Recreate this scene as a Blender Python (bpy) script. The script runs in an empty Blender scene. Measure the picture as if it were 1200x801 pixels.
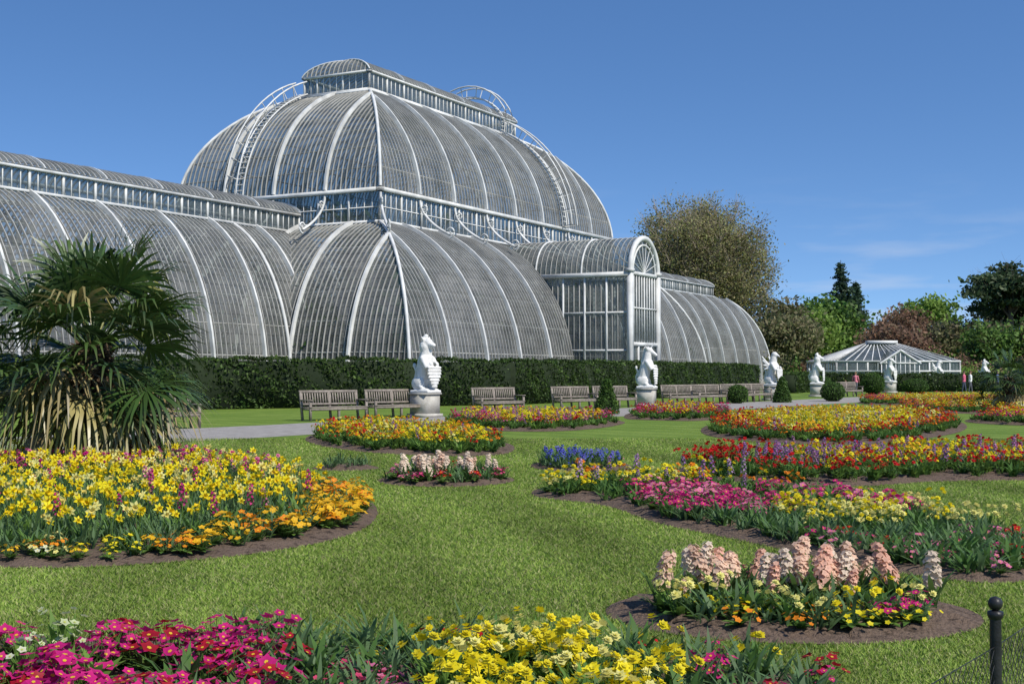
import bpy, bmesh, math, random
import numpy as np
from mathutils import Vector, Matrix, geometry
rng=np.random.default_rng(7); random.seed(7)
scene=bpy.context.scene
COL=scene.collection

# ------------------------------------------------------------------ materials
def new_mat(name):
    m=bpy.data.materials.new(name); m.use_nodes=True
    nt=m.node_tree; nt.nodes.clear()
    out=nt.nodes.new('ShaderNodeOutputMaterial')
    return m,nt,out
def N(nt,t,**k):
    n=nt.nodes.new(t)
    for a,b in k.items(): setattr(n,a,b)
    return n
def ramp(nt,fac,stops,interp='LINEAR'):
    r=N(nt,'ShaderNodeValToRGB'); r.color_ramp.interpolation=interp
    el=r.color_ramp.elements
    while len(el)<len(stops): el.new(0.5)
    for e,(p,c) in zip(el,stops): e.position=p; e.color=(*c,1)
    nt.links.new(fac,r.inputs['Fac']); return r
def noise_mat(name,c1,c2,scale=5,rough=.8,bump=0,bscale=None,detail=6,c3=None,spec=.3,metal=0):
    m,nt,out=new_mat(name)
    tc=N(nt,'ShaderNodeTexCoord'); no=N(nt,'ShaderNodeTexNoise'); no.inputs['Scale'].default_value=scale; no.inputs['Detail'].default_value=detail
    nt.links.new(tc.outputs['Object'],no.inputs['Vector'])
    st=[(.3,c1),(.7,c2)] if c3 is None else [(.3,c1),(.5,c2),(.7,c3)]
    r=ramp(nt,no.outputs['Fac'],st)
    p=N(nt,'ShaderNodeBsdfPrincipled'); p.inputs['Roughness'].default_value=rough; p.inputs['Specular IOR Level'].default_value=spec; p.inputs['Metallic'].default_value=metal
    nt.links.new(r.outputs['Color'],p.inputs['Base Color'])
    if bump:
        n2=N(nt,'ShaderNodeTexNoise'); n2.inputs['Scale'].default_value=bscale or scale*6; n2.inputs['Detail'].default_value=5
        nt.links.new(tc.outputs['Object'],n2.inputs['Vector'])
        b=N(nt,'ShaderNodeBump'); b.inputs['Strength'].default_value=bump; b.inputs['Distance'].default_value=.03
        nt.links.new(n2.outputs['Fac'],b.inputs['Height']); nt.links.new(b.outputs['Normal'],p.inputs['Normal'])
    nt.links.new(p.outputs['BSDF'],out.inputs['Surface'])
    return m
def flora_mat(name,transl=.3,rough=.55,spec=.25):
    m,nt,out=new_mat(name)
    a=N(nt,'ShaderNodeAttribute'); a.attribute_name='Col'
    p=N(nt,'ShaderNodeBsdfPrincipled'); p.inputs['Roughness'].default_value=rough; p.inputs['Specular IOR Level'].default_value=spec
    t=N(nt,'ShaderNodeBsdfTranslucent'); mx=N(nt,'ShaderNodeMixShader'); mx.inputs[0].default_value=transl
    nt.links.new(a.outputs['Color'],p.inputs['Base Color']); nt.links.new(a.outputs['Color'],t.inputs['Color'])
    nt.links.new(p.outputs[0],mx.inputs[1]); nt.links.new(t.outputs[0],mx.inputs[2]); nt.links.new(mx.outputs[0],out.inputs['Surface'])
    return m
FLORA=flora_mat('foliage_and_petals',.38)
BARK=flora_mat('bark_vertex',0,.9,.1)
M_white=noise_mat('white_painted_iron',(.46,.46,.44),(.72,.72,.69),1.2,.5)
M_bar=noise_mat('glazing_bar_paint',(.24,.235,.215),(.43,.42,.385),.8,.6)
M_stone=noise_mat('white_statue_stone',(.56,.55,.51),(.8,.79,.75),6,.8,.3,30)
M_plinth=noise_mat('plinth_stone',(.36,.34,.29),(.52,.5,.44),4,.85,.3,30)
M_wood=noise_mat('weathered_teak',(.16,.135,.11),(.30,.26,.215),9,.8,.2,50)
M_soil=noise_mat('soil',(.045,.03,.02),(.15,.105,.075),14,.95,1.0,45,8,(.095,.065,.045))
M_path=noise_mat('gravel_path',(.24,.22,.2),(.35,.33,.3),3,.9,.4,60)
M_iron=noise_mat('black_iron',(.012,.012,.013),(.03,.03,.03),20,.4,.1)
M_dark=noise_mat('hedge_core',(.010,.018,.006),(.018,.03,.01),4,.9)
M_base=noise_mat('stone_base_wall',(.3,.29,.26),(.42,.4,.36),2,.85,.2,20)
M_floor=noise_mat('interior_floor',(.05,.05,.04),(.1,.1,.08),1,.9)

def glass_mat(name,c1,c2,alpha):
    m,nt,out=new_mat(name)
    tc=N(nt,'ShaderNodeTexCoord')
    no=N(nt,'ShaderNodeTexNoise'); no.inputs['Scale'].default_value=.35; no.inputs['Detail'].default_value=9; no.inputs['Roughness'].default_value=.72
    mp=N(nt,'ShaderNodeMapping'); mp.inputs['Scale'].default_value=(1,1,.35)
    nt.links.new(tc.outputs['Object'],mp.inputs['Vector']); nt.links.new(mp.outputs[0],no.inputs['Vector'])
    vo=N(nt,'ShaderNodeTexVoronoi'); vo.inputs['Scale'].default_value=1.6
    nt.links.new(tc.outputs['Object'],vo.inputs['Vector'])
    ad=N(nt,'ShaderNodeMath',operation='MULTIPLY_ADD')
    sep=N(nt,'ShaderNodeSeparateColor'); nt.links.new(vo.outputs['Color'],sep.inputs[0])
    nt.links.new(sep.outputs[0],ad.inputs[0]); ad.inputs[1].default_value=.3
    nt.links.new(no.outputs['Fac'],ad.inputs[2])
    wv=N(nt,'ShaderNodeTexWave'); wv.bands_direction='Z'; wv.inputs['Scale'].default_value=.62; wv.inputs['Distortion'].default_value=.3
    nt.links.new(tc.outputs['Object'],wv.inputs['Vector'])
    r=ramp(nt,ad.outputs[0],[(.35,c1),(.9,c2)])
    lap=ramp(nt,wv.outputs['Fac'],[(.0,(.55,.55,.55)),(.09,(1,1,1))])
    mu=N(nt,'ShaderNodeMix',data_type='RGBA',blend_type='MULTIPLY'); mu.inputs[0].default_value=.7
    nt.links.new(r.outputs[0],mu.inputs[6]); nt.links.new(lap.outputs[0],mu.inputs[7])
    p=N(nt,'ShaderNodeBsdfPrincipled'); p.inputs['Roughness'].default_value=.14; p.inputs['Specular IOR Level'].default_value=.8
    nt.links.new(mu.outputs[2],p.inputs['Base Color'])
    al=ramp(nt,no.outputs['Fac'],[(.3,(alpha-.18,)*3),(.7,(alpha+.16,)*3)])
    tr=N(nt,'ShaderNodeBsdfTransparent'); mx=N(nt,'ShaderNodeMixShader'); nt.links.new(al.outputs[0],mx.inputs[0])
    tr.inputs[0].default_value=(.85,.92,.9,1)
    nt.links.new(tr.outputs[0],mx.inputs[1]); nt.links.new(p.outputs[0],mx.inputs[2]); nt.links.new(mx.outputs[0],out.inputs['Surface'])
    return m
M_glass=glass_mat('old_glass',(.11,.118,.118),(.31,.305,.285),.47)
M_glassdark=glass_mat('clerestory_glass',(.06,.075,.08),(.16,.18,.18),.6)

# ------------------------------------------------------------------ mesh accumulator (triangles)
class Acc:
    def __init__(s): s.V=[];s.T=[];s.C=[];s.n=0
    def add(s,v,t,c=(.5,.5,.5)):
        v=np.asarray(v,float).reshape(-1,3); t=np.asarray(t,int).reshape(-1,3)
        c=np.asarray(c,float)
        if c.ndim==1: c=np.tile(c,(len(v),1))
        s.V.append(v); s.T.append(t+s.n); s.C.append(c); s.n+=len(v)
    def quadstrip(s,A,B,c=(.5,.5,.5)):
        A=np.asarray(A,float);B=np.asarray(B,float);n=len(A)
        i=np.arange(n-1)
        t=np.concatenate([np.stack([i,i+1,i+n],1),np.stack([i+1,i+1+n,i+n],1)])
        s.add(np.concatenate([A,B]),t,c)
    def inst(s,tm,pos,R,tint):
        tv,tt,tc,m=tm
        K=len(pos); n=len(tv)
        v=np.einsum('kij,nj->kni',R,tv)+pos[:,None,:]
        c=tc[None]*(1-m[None,:,None])+m[None,:,None]*tc[None]*tint[:,None,:]
        t=tt[None]+(np.arange(K)*n)[:,None,None]
        s.add(v.reshape(-1,3),t.reshape(-1,3),c.reshape(-1,3))
    def build(s,name,mat,parent=None,smooth=False):
        if not s.V: return None
        V=np.concatenate(s.V);T=np.concatenate(s.T);C=np.concatenate(s.C)
        me=bpy.data.meshes.new(name)
        me.vertices.add(len(V)); me.vertices.foreach_set('co',V.astype(np.float32).ravel())
        me.loops.add(len(T)*3); me.loops.foreach_set('vertex_index',T.astype(np.int32).ravel())
        me.polygons.add(len(T)); me.polygons.foreach_set('loop_start',(np.arange(len(T))*3).astype(np.int32))
        me.update(calc_edges=True)
        a=me.color_attributes.new('Col','FLOAT_COLOR','POINT')
        a.data.foreach_set('color',np.concatenate([C,np.ones((len(C),1))],1).astype(np.float32).ravel())
        if smooth: me.polygons.foreach_set('use_smooth',np.ones(len(T),bool))
        me.materials.append(mat)
        o=bpy.data.objects.new(name,me); COL.objects.link(o)
        if parent: o.parent=parent
        return o
def empty(name,loc=(0,0,0),rz=0):
    o=bpy.data.objects.new(name,None); o.location=loc; o.rotation_euler=(0,0,rz); o.empty_display_size=.5; COL.objects.link(o); return o

def box(acc,c,sz,rz=0,col=(.5,.5,.5),R=None):
    x,y,z=[k/2 for k in sz]
    v=np.array([[-x,-y,-z],[x,-y,-z],[x,y,-z],[-x,y,-z],[-x,-y,z],[x,-y,z],[x,y,z],[-x,y,z]])
    if R is None:
        cs,sn=math.cos(rz),math.sin(rz); R=np.array([[cs,-sn,0],[sn,cs,0],[0,0,1]])
    v=v@np.asarray(R).T+np.array(c)
    q=[(0,3,2,1),(4,5,6,7),(0,1,5,4),(1,2,6,5),(2,3,7,6),(3,0,4,7)]
    t=[]
    for a,b,c_,d in q: t+= [(a,b,c_),(a,c_,d)]
    acc.add(v,t,col)
def tube(acc,pts,rad,n=5,col=(.5,.5,.5)):
    pts=np.asarray(pts,float); k=len(pts)
    rad=np.full(k,rad) if np.isscalar(rad) else np.asarray(rad,float)
    tan=np.gradient(pts,axis=0) if k>2 else np.tile(pts[1]-pts[0],(2,1))
    tan/= (np.linalg.norm(tan,axis=1,keepdims=True)+1e-9)
    up=np.array([0,0,1.]) if abs(tan[:,2]).mean()<.9 else np.array([1.,0,0])
    a=np.cross(tan,up); a/=np.linalg.norm(a,axis=1,keepdims=True)+1e-9
    b=np.cross(a,tan)
    th=np.arange(n)/n*2*math.pi
    ring=(np.cos(th)[None,:,None]*a[:,None]+np.sin(th)[None,:,None]*b[:,None])*rad[:,None,None]+pts[:,None]
    v=ring.reshape(-1,3); t=[]
    for i in range(k-1):
        for j in range(n):
            p=i*n+j;q=i*n+(j+1)%n
            t+=[(p,q,p+n),(q,q+n,p+n)]
    acc.add(v,t,col)
def rnd_unit(n):
    v=rng.normal(size=(n,3)); return v/np.linalg.norm(v,axis=1,keepdims=True)
def scatter_leaves(acc,P,size,cols,aspect=.55,up=0):
    n=len(P)
    if n==0: return
    nrm=rnd_unit(n)+np.array([0,0,up]); a=np.cross(nrm,rnd_unit(n)); a/=np.linalg.norm(a,axis=1,keepdims=True)+1e-9
    b=np.cross(nrm,a); b/=np.linalg.norm(b,axis=1,keepdims=True)+1e-9
    s=np.asarray(size)
    s=(s*rng.uniform(.6,1.3,n))[:,None]
    v=np.stack([P-a*s,P+b*s*aspect,P+a*s,P-b*s*aspect],1).reshape(-1,3)
    i=np.arange(n)*4
    t=np.concatenate([np.stack([i,i+1,i+2],1),np.stack([i,i+2,i+3],1)])
    acc.add(v,t,np.repeat(cols,4,axis=0))
def colmix(n,pal,var=.25):
    pal=np.asarray(pal,float); c=pal[rng.integers(0,len(pal),n)]
    return np.clip(c*rng.uniform(1-var,1+var,(n,1)),0,.95)

# ------------------------------------------------------------------ world, sun, camera
az=Vector((.72,-.69)); EL=math.radians(46)
S=Vector((math.cos(EL)*az.x,math.cos(EL)*az.y,math.sin(EL)))
w=bpy.data.worlds.new('World'); scene.world=w; w.use_nodes=True
nt=w.node_tree; nt.nodes.clear()
wo=N(nt,'ShaderNodeOutputWorld'); bg=N(nt,'ShaderNodeBackground'); sky=N(nt,'ShaderNodeTexSky'); sky.sky_type='NISHITA'; sky.sun_disc=False
sky.sun_elevation=EL; sky.sun_rotation=math.atan2(az.x,az.y); sky.air_density=1.0; sky.dust_density=.1; sky.ozone_density=1.9; sky.altitude=0
tc=N(nt,'ShaderNodeTexCoord')
# very clear air: the pale horizon band is compressed below eye level
va=N(nt,'ShaderNodeVectorMath',operation='MULTIPLY_ADD'); va.inputs[1].default_value=(1,1,1.7); va.inputs[2].default_value=(0,0,.125); vn=N(nt,'ShaderNodeVectorMath',operation='NORMALIZE')
nt.links.new(tc.outputs['Generated'],va.inputs[0]); nt.links.new(va.outputs[0],vn.inputs[0]); nt.links.new(vn.outputs[0],sky.inputs['Vector'])
hs=N(nt,'ShaderNodeHueSaturation'); hs.inputs['Hue'].default_value=.505; hs.inputs['Saturation'].default_value=1.22; hs.inputs['Value'].default_value=1.3
nt.links.new(sky.outputs[0],hs.inputs['Color'])
mp=N(nt,'ShaderNodeMapping'); mp.inputs['Scale'].default_value=(5,5,30); nt.links.new(tc.outputs['Generated'],mp.inputs[0])
no=N(nt,'ShaderNodeTexNoise'); no.inputs['Scale'].default_value=1.9; no.inputs['Detail'].default_value=6; nt.links.new(mp.outputs[0],no.inputs['Vector'])
cr=ramp(nt,no.outputs['Fac'],[(.5,(0,0,0)),(.8,(.5,.5,.5))])
sx=N(nt,'ShaderNodeSeparateXYZ'); nt.links.new(tc.outputs['Generated'],sx.inputs[0])
lowm=ramp(nt,sx.outputs[2],[(.05,(1,1,1)),(.15,(0,0,0))])
mm=N(nt,'ShaderNodeMath',operation='MULTIPLY'); nt.links.new(cr.outputs[0],mm.inputs[0]); nt.links.new(lowm.outputs[0],mm.inputs[1])
mx=N(nt,'ShaderNodeMix',data_type='RGBA'); nt.links.new(mm.outputs[0],mx.inputs[0]); nt.links.new(hs.outputs[0],mx.inputs[6]); mx.inputs[7].default_value=(5.6,5.8,6.3,1)
nt.links.new(mx.outputs[2],bg.inputs['Color']); bg.inputs['Strength'].default_value=.13
nt.links.new(bg.outputs[0],wo.inputs['Surface'])
sl=bpy.data.lights.new('sun','SUN'); sl.energy=5.0; sl.angle=math.radians(.53); sl.color=(1,.945,.86)
so=bpy.data.objects.new('sun',sl); so.rotation_euler=S.to_track_quat('Z','Y').to_euler(); so.location=(40,-30,60); COL.objects.link(so)
cam=bpy.data.cameras.new('camera'); co=bpy.data.objects.new('camera',cam); COL.objects.link(co); scene.camera=co
co.location=(0,0,1.5); co.rotation_euler=(math.radians(91.418),0,0); cam.lens=45.45; cam.sensor_width=36; cam.clip_end=3000; cam.clip_start=.05
scene.view_settings.view_transform='Standard'; scene.view_settings.look='None'; scene.view_settings.exposure=0

# ------------------------------------------------------------------ ground
def lawn_mat():
    m,nt,out=new_mat('lawn_grass')
    tc=N(nt,'ShaderNodeTexCoord')
    n1=N(nt,'ShaderNodeTexNoise'); n1.inputs['Scale'].default_value=.35; n1.inputs['Detail'].default_value=5
    n2=N(nt,'ShaderNodeTexNoise'); n2.inputs['Scale'].default_value=12; n2.inputs['Detail'].default_value=8; n2.inputs['Roughness'].default_value=.8
    n3=N(nt,'ShaderNodeTexNoise'); n3.inputs['Scale'].default_value=2.0; n3.inputs['Detail'].default_value=6
    for n in(n1,n2,n3): nt.links.new(tc.outputs['Object'],n.inputs['Vector'])
    a=ramp(nt,n1.outputs['Fac'],[(.3,(.18,.27,.04)),(.7,(.27,.35,.07))])
    b=ramp(nt,n2.outputs['Fac'],[(.3,(.5,.56,.45)),(.7,(1.0,1.0,1.0))])
    c=ramp(nt,n3.outputs['Fac'],[(.3,(.74,.8,.7)),(.7,(1.0,1.0,1.0))])
    wv=N(nt,'ShaderNodeTexWave'); wv.bands_direction='DIAGONAL'; wv.inputs['Scale'].default_value=.35; wv.inputs['Distortion'].default_value=1.2; nt.links.new(tc.outputs['Object'],wv.inputs['Vector'])
    d=ramp(nt,wv.outputs['Fac'],[(.3,(.82,.86,.82)),(.7,(1,1,1))])
    cur=a.outputs[0]
    for q in(b,c,d):
        m1=N(nt,'ShaderNodeMix',data_type='RGBA',blend_type='MULTIPLY'); m1.inputs[0].default_value=1
        nt.links.new(cur,m1.inputs[6]); nt.links.new(q.outputs[0],m1.inputs[7]); cur=m1.outputs[2]
    p=N(nt,'ShaderNodeBsdfPrincipled'); p.inputs['Roughness'].default_value=.85; p.inputs['Specular IOR Level'].default_value=.15
    nt.links.new(cur,p.inputs['Base Color'])
    bp=N(nt,'ShaderNodeBump'); bp.inputs['Strength'].default_value=.6; bp.inputs['Distance'].default_value=.03; nt.links.new(n2.outputs['Fac'],bp.inputs['Height']); nt.links.new(bp.outputs[0],p.inputs['Normal'])
    nt.links.new(p.outputs[0],out.inputs[0]); return m
g=Acc(); g.add([[-900,-300,0],[900,-300,0],[900,1500,0],[-900,1500,0]],[[0,1,2],[0,2,3]]); g.build('lawn_ground',lawn_mat())
sD=np.array([.54,.84]); sD/=np.linalg.norm(sD); mD=np.array([-sD[1],sD[0]])
C0=np.array([-7.2,33.5])
a=Acc(); ts=np.linspace(-45,70,60)
def pl(t,o): 
    q=C0+sD*t+mD*o; return [q[0],q[1],.004]
a.quadstrip([pl(t,-2.6+.08*math.sin(t)) for t in ts],[pl(t,2.5+.08*math.cos(t)) for t in ts]); a.build('gravel_path',M_path)

# ------------------------------------------------------------------ palm house
PH=empty('victorian_palm_house',(-5.23,66,0),math.radians(61.5))
glass=Acc(); bars=Acc(); white=Acc(); dark=Acc(); stone=Acc()
def prof(z0,z1,th0,th1,n=14):
    th=np.radians(np.linspace(th0,th1,n)); h=np.cos(th[0])-np.cos(th); v=np.sin(th)-np.sin(th[0])
    return h/h[-1], z0+(z1-z0)*v/v[-1]
def roof(rect,ins,pf,sp=.36,rib=3.9,gl=glass,sides='vVuU',w=.045,h=.055,ribw=.13,ribh=.2,skip=None,purl=6,hip=.10):
    u0,u1,v0,v1=rect; a0,a1,b0,b1=ins; ts,zs=pf
    for sd in sides:
        if sd in 'vV': s0,s1,i0,i1=u0,u1,a0,a1; base,inn,sg=(v0,b0,1) if sd=='v' else (v1,b1,-1)
        else: s0,s1,i0,i1=v0,v1,b0,b1; base,inn,sg=(u0,a0,1) if sd=='u' else (u1,a1,-1)
        if inn<=0: continue
        def P(s,t,z):
            k=base+sg*inn*t
            return (s,k,z) if sd in 'vV' else (k,s,z)
        A=[P(s0+i0*t,t,z) for t,z in zip(ts,zs)];B=[P(s1-i1*t,t,z) for t,z in zip(ts,zs)]
        gl.quadstrip(A,B)
        nb=max(1,int(round((s1-s0)/rib))); per=max(1,int(round((s1-s0)/nb/sp))); tot=nb*per
        for k in range(tot+1):
            s=s0+(s1-s0)*k/tot
            if skip and sd=='v' and skip[0]<s<skip[1]: continue
            tm=1.
            if i0>0: tm=min(tm,(s-s0)/i0)
            if i1>0: tm=min(tm,(s1-s)/i1)
            if tm<=.003: continue
            tt=np.append(ts[ts<tm-1e-4],tm); zz=np.interp(tt,ts,zs)
            isr=(k%per==0); ww,hh=(ribw,ribh) if isr else (w,h)
            ins_=tt*inn
            d1=np.gradient(ins_);d2=np.gradient(zz); L=np.hypot(d1,d2)+1e-9
            no,nz=-d2/L,d1/L
            def pt(ds,oo):
                kk=base+sg*(ins_+no*oo); zz2=zz+nz*oo; ss=np.full(len(tt),s+ds)
                return np.stack([ss,kk,zz2],1) if sd in 'vV' else np.stack([kk,ss,zz2],1)
            tgt=white if isr else bars
            a_,b_,c_,d_=pt(-ww/2,-.03),pt(-ww/2,hh),pt(ww/2,hh),pt(ww/2,-.03)
            tgt.quadstrip(a_,b_); tgt.quadstrip(b_,c_); tgt.quadstrip(c_,d_)
        for q in range(1,purl+1):
            t=np.interp(q/(purl+1),np.linspace(0,1,len(ts)),ts); z=np.interp(t,ts,zs)
            tube(bars,[P(s0+i0*t,t,z-.12),P(s1-i1*t,t,z-.12)],.045,4)
    if hip:
        for (uu,ii,su) in((u0,a0,1),(u1,a1,-1)):
            for (vv,jj,sv) in((v0,b0,1),(v1,b1,-1)):
                if ii>0 and jj>0:
                    tube(white,[(uu+su*ii*t-su*.03,vv+sv*jj*t-sv*.03,z+.03) for t,z in zip(ts,zs)],hip,6)
def wallring(rect,z0,z1,sp=.5,rib=2,gl=dark,sides='vVuU',corn=.22,proj=.18,mid=True):
    u0,u1,v0,v1=rect
    segs={'v':((u0,v0),(u1,v0)),'V':((u0,v1),(u1,v1)),'u':((u0,v0),(u0,v1)),'U':((u1,v0),(u1,v1))}
    for sd in sides:
        (ax,ay),(bx,by)=segs[sd]; L=math.hypot(bx-ax,by-ay)
        gl.quadstrip([(ax,ay,z0),(bx,by,z0)],[(ax,ay,z1),(bx,by,z1)])
        n=max(2,int(round(L/sp)))
        cx,cy=(ax+bx)/2,(ay+by)/2; alongx=(ay==by)
        for k in range(n+1):
            f=k/n; big=(k%4==0); s=.12 if big else .05
            box(white,(ax+(bx-ax)*f,ay+(by-ay)*f,(z0+z1)/2),(s,s,z1-z0-.01))
        dims=lambda t,hh:(L+t,t,hh) if alongx else (t,L+t,hh)
        box(white,(cx,cy,z1+corn/2),dims(proj*2,corn))
        box(white,(cx,cy,z0+.06),dims(.2,.14))
        if mid: box(white,(cx,cy,z0+(z1-z0)*.5),dims(.09,.06))
LN,WD,A0=44.,26.9,5.8
for (x,y,sx_,sy_) in((LN/2,0,LN+.3,.35),(LN/2,WD,LN+.3,.35),(0,WD/2,.35,WD-.36),(LN,WD/2,.35,WD-.36)):
    box(stone,(x,y,.5),(sx_,sy_,1.0))
aisle=prof(1.0,10.2,0,74,16)
roof((0,LN,0,WD),(A0,A0,A0,A0),aisle,skip=(19.5,24.3))
up=(A0,LN-A0,A0,WD-A0)
wallring(up,10.2,12.0,.55)
dome=prof(12.25,19.5,4,68,16)
lu0,lu1,lv0,lv1=12.,31.5,10.9,16.
roof(up,(lu0-A0,LN-A0-lu1,lv0-A0,WD-A0-lv1),dome)
box(white,((lu0+lu1)/2,(lv0+lv1)/2,19.5),(lu1-lu0+.5,lv1-lv0+.5,.12))
wallring((lu0,lu1,lv0,lv1),19.56,20.7,.5,corn=.12,proj=.15,mid=False)
roof((lu0-.1,lu1+.1,lv0-.1,lv1+.1),(1.0,1.0,2.6,2.6),prof(20.82,21.85,15,88,8),purl=0,hip=.05,ribw=.08,ribh=.09)
WV0,WV1=7.6,19.3; WL0,WL1=11.6,15.3
wingp=prof(.9,9.8,0,72,14)
for (a_,b_,ia,ib) in((-46,A0,4.,0),(LN-A0,86,0,4.)):
    roof((a_,b_,WV0,WV1),(ia,ib,WL0-WV0,WV1-WL1),wingp)
    la,lb=(a_+6,A0) if ia else (LN-A0,b_-8)
    wallring((la,lb,WL0,WL1),9.8,10.85,.5,corn=.12,proj=.15,sides='vVu' if ia else 'vVU',mid=False)
    roof((la-.1*(ia>0),lb+.1*(ib>0),WL0-.12,WL1+.12),(.8 if ia else 0,.8 if ib else 0,1.96,1.96),prof(10.98,11.75,20,88,8),purl=0,hip=.05,ribw=.08,ribh=.09)
    s0,s1=(a_,-.2) if ia else (LN+.2,b_)
    for vv in(WV0,WV1): box(stone,((s0+s1)/2,vv,.45),(s1-s0,.35,.9))
    box(stone,(a_ if ia else b_,(WV0+WV1)/2,.45),(.34,WV1-WV0-.36,.9))
tube(white,[( -.05,WV0+ (WL0-WV0)*t-.05,z) for t,z in zip(*wingp)],.10,6)
# porch
pu0,pu1,pv=19.5,24.2,-3.74; pc=(pu0+pu1)/2; pr=(pu1-pu0)/2; ph=7.8
for uu in(pu0,pu1):
    glass.quadstrip([(uu,pv,.8),(uu,2.2,.8)],[(uu,pv,ph),(uu,2.2,ph)])
    box(stone,(uu,(pv+0)/2,.4),(.3,-pv-.1,.8))
    n=16
    for k in range(n+1):
        vv=pv+(2.4-pv)*k/n; box(white if k%4==0 else bars,(uu,vv,(ph+.8)/2),(.12,.12,ph-.8) if k%4==0 else (.05,.05,ph-.8))
    for z in(.85,3.0,5.4): box(white,(uu,(pv+2.3)/2,z),(.1,2.3-pv,.12))
    box(white,(uu,(pv+3)/2,ph+.02),(.3,3-pv,.28))
th=np.linspace(0,math.pi,19)
glass.quadstrip([(pc-pr*math.cos(t),pv,ph+.15+pr*math.sin(t)) for t in th],[(pc-pr*math.cos(t),A0,ph+.15+pr*math.sin(t)) for t in th])
for k in range(27):
    vv=pv+(A0-pv)*k/26; r=pr+.03
    tube(white if k%9==0 else bars,[(pc-r*math.cos(t),vv,ph+.15+r*math.sin(t)) for t in th],.07 if k%9==0 else .028,4)
fy=pv-.06
for r,rr in((pr-.05,.19),(pr-.5,.07)):
    tube(white,[(pc-r*math.cos(t),fy,ph+.15+r*math.sin(t)) for t in th],rr,6)
for uu in(pu0+.08,pu1-.08): box(white,(uu,fy,(ph+.3)/2),(.4,.3,ph+.3)); box(white,(uu,fy,ph+.25),(.54,.42,.22)); box(stone,(uu,fy,.25),(.56,.46,.5))
box(white,(pc,fy,ph+.1),(pr*2-.5,.16,.22)); box(white,(pc,fy,3.4),(pr*2-.5,.16,.25)); box(white,(pc,fy,5.7),(pr*2-.5,.1,.1))
dark.quadstrip([(pu0+.2,fy+.05,.3),(pu1-.2,fy+.05,.3)],[(pu0+.2,fy+.05,ph),(pu1-.2,fy+.05,ph)])
fan=[(pc,fy+.05,ph+.15)]+[(pc-(pr-.1)*math.cos(t),fy+.05,ph+.15+(pr-.1)*math.sin(t)) for t in th]
dark.add(fan,[(0,i,i+1) for i in range(1,19)])
for t in th[2:-2:2]: tube(white,[(pc,fy,ph+.2),(pc-(pr-.1)*math.cos(t),fy,ph+.15+(pr-.1)*math.sin(t))],.03,4)
for k in range(1,10):
    uu=pu0+.2+(pr*2-.4)*k/10; box(white,(uu,fy,(ph+3.4)/2),(.06 if k!=5 else .12,.07,ph-3.4))
for uu in(pc-1.0,pc,pc+1.0): box(white,(uu,fy,1.7),(.14,.12,3.3))
for z in(.35,1.2): box(white,(pc,fy,z),(2.0,.1,.16))
def volute(ou,ov,du,dv,s=1.):
    base=lambda x: 10.2-.22*x-.05*x*x
    P=[]
    for t in np.linspace(0,1,12):
        x=.12+2.1*s*(1-math.sin(t*math.pi/2)); z=base(x)+.28+1.45*(1-math.cos(t*math.pi/2)); P.append((ou+du*x,ov+dv*x,z))
    tube(white,P,.085,5)
    for cx,cz,r0,st in((2.2*s,.42,.36*s,0),(.42,1.3,.24,0)):
        Q=[]
        for t in np.linspace(0,2.6*math.pi,24):
            r=r0*(1-t/(3.1*math.pi)); x=cx+r*math.sin(t); z=base(cx)+cz-r*math.cos(t); Q.append((ou+du*x,ov+dv*x,z))
        tube(white,Q,.055,5)
nb=8
for k in range(1,nb+1): volute(A0+(LN-2*A0)*k/nb,A0,0,-1)
for k in range(1,4): volute(A0,A0+(WD-2*A0)*k/4,-1,0)
volute(A0,A0,-.72,-.72,1.15)
def ladder(pts,nrm,side,wd=.6,rail=True):
    pts=np.array(pts);nrm=np.array(nrm);side=np.array(side,float)
    for off in(.25,1.05) if rail else (.25,):
        for sg in(-1,1): tube(white,pts+nrm*off+side*sg*wd/2*(1 if off<.5 else 1.5),.055,4)
    cum=np.r_[0,np.cumsum(np.linalg.norm(np.diff(pts,axis=0),axis=1))]
    n=int(cum[-1]/.36)
    for k in range(n+1):
        q=np.array([np.interp(k/n*cum[-1],cum,(pts+nrm*.25)[:,j]) for j in range(3)])
        tube(white,[q-side*wd/2,q+side*wd/2],.04,4)
        if k%3==0:
            nn=np.array([np.interp(k/n*cum[-1],cum,nrm[:,j]) for j in range(3)])
            for sg in(-1,1): tube(white,[q+side*sg*wd/2,q+nn*.8+side*sg*wd*.75],.035,4)
ts,zs=dome
def nrm2(i,z):
    a_=np.gradient(i);b_=np.gradient(z);L=np.hypot(a_,b_);return -b_/L,a_/L
i1=(lv0-A0)*ts; n1,n2=nrm2(i1,zs); uL=29.3
pts=[(uL,A0+i,z) for i,z in zip(i1,zs)]; nr=[(0,a_,b_) for a_,b_ in zip(n1,n2)]
for t in np.linspace(.15,1,9):
    an=math.pi*t*.62; pts.append((uL,lv0+2.5-2.9*math.cos(an)+.3,19.7+2.6*math.sin(an))); nr.append((0,-math.cos(an)*.8,math.sin(an)))
ladder(pts,nr,(1,0,0))
i1=(lu0-A0)*ts; n1,n2=nrm2(i1,zs); vL=16.
ladder([(A0+i,vL,z) for i,z in zip(i1,zs)],[(a_,0,b_) for a_,b_ in zip(n1,n2)],(0,1,0))
for a_,nm,m in((glass,'curved_glass_roof',M_glass),(bars,'glazing_bars',M_bar),(white,'white_iron_ribs_porch_and_ladders',M_white),(dark,'clerestory_and_lantern_windows',M_glassdark),(stone,'stone_base_walls',M_base)):
    a_.build(nm,m,PH)
fl=Acc(); box(fl,(LN/2,WD/2,.02),(LN-.5,WD-.5,.03)); box(fl,(-23,WV0+5.85,.02),(45,11,.03)); fl.build('floor',M_floor,PH)
ip=Acc()
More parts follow.
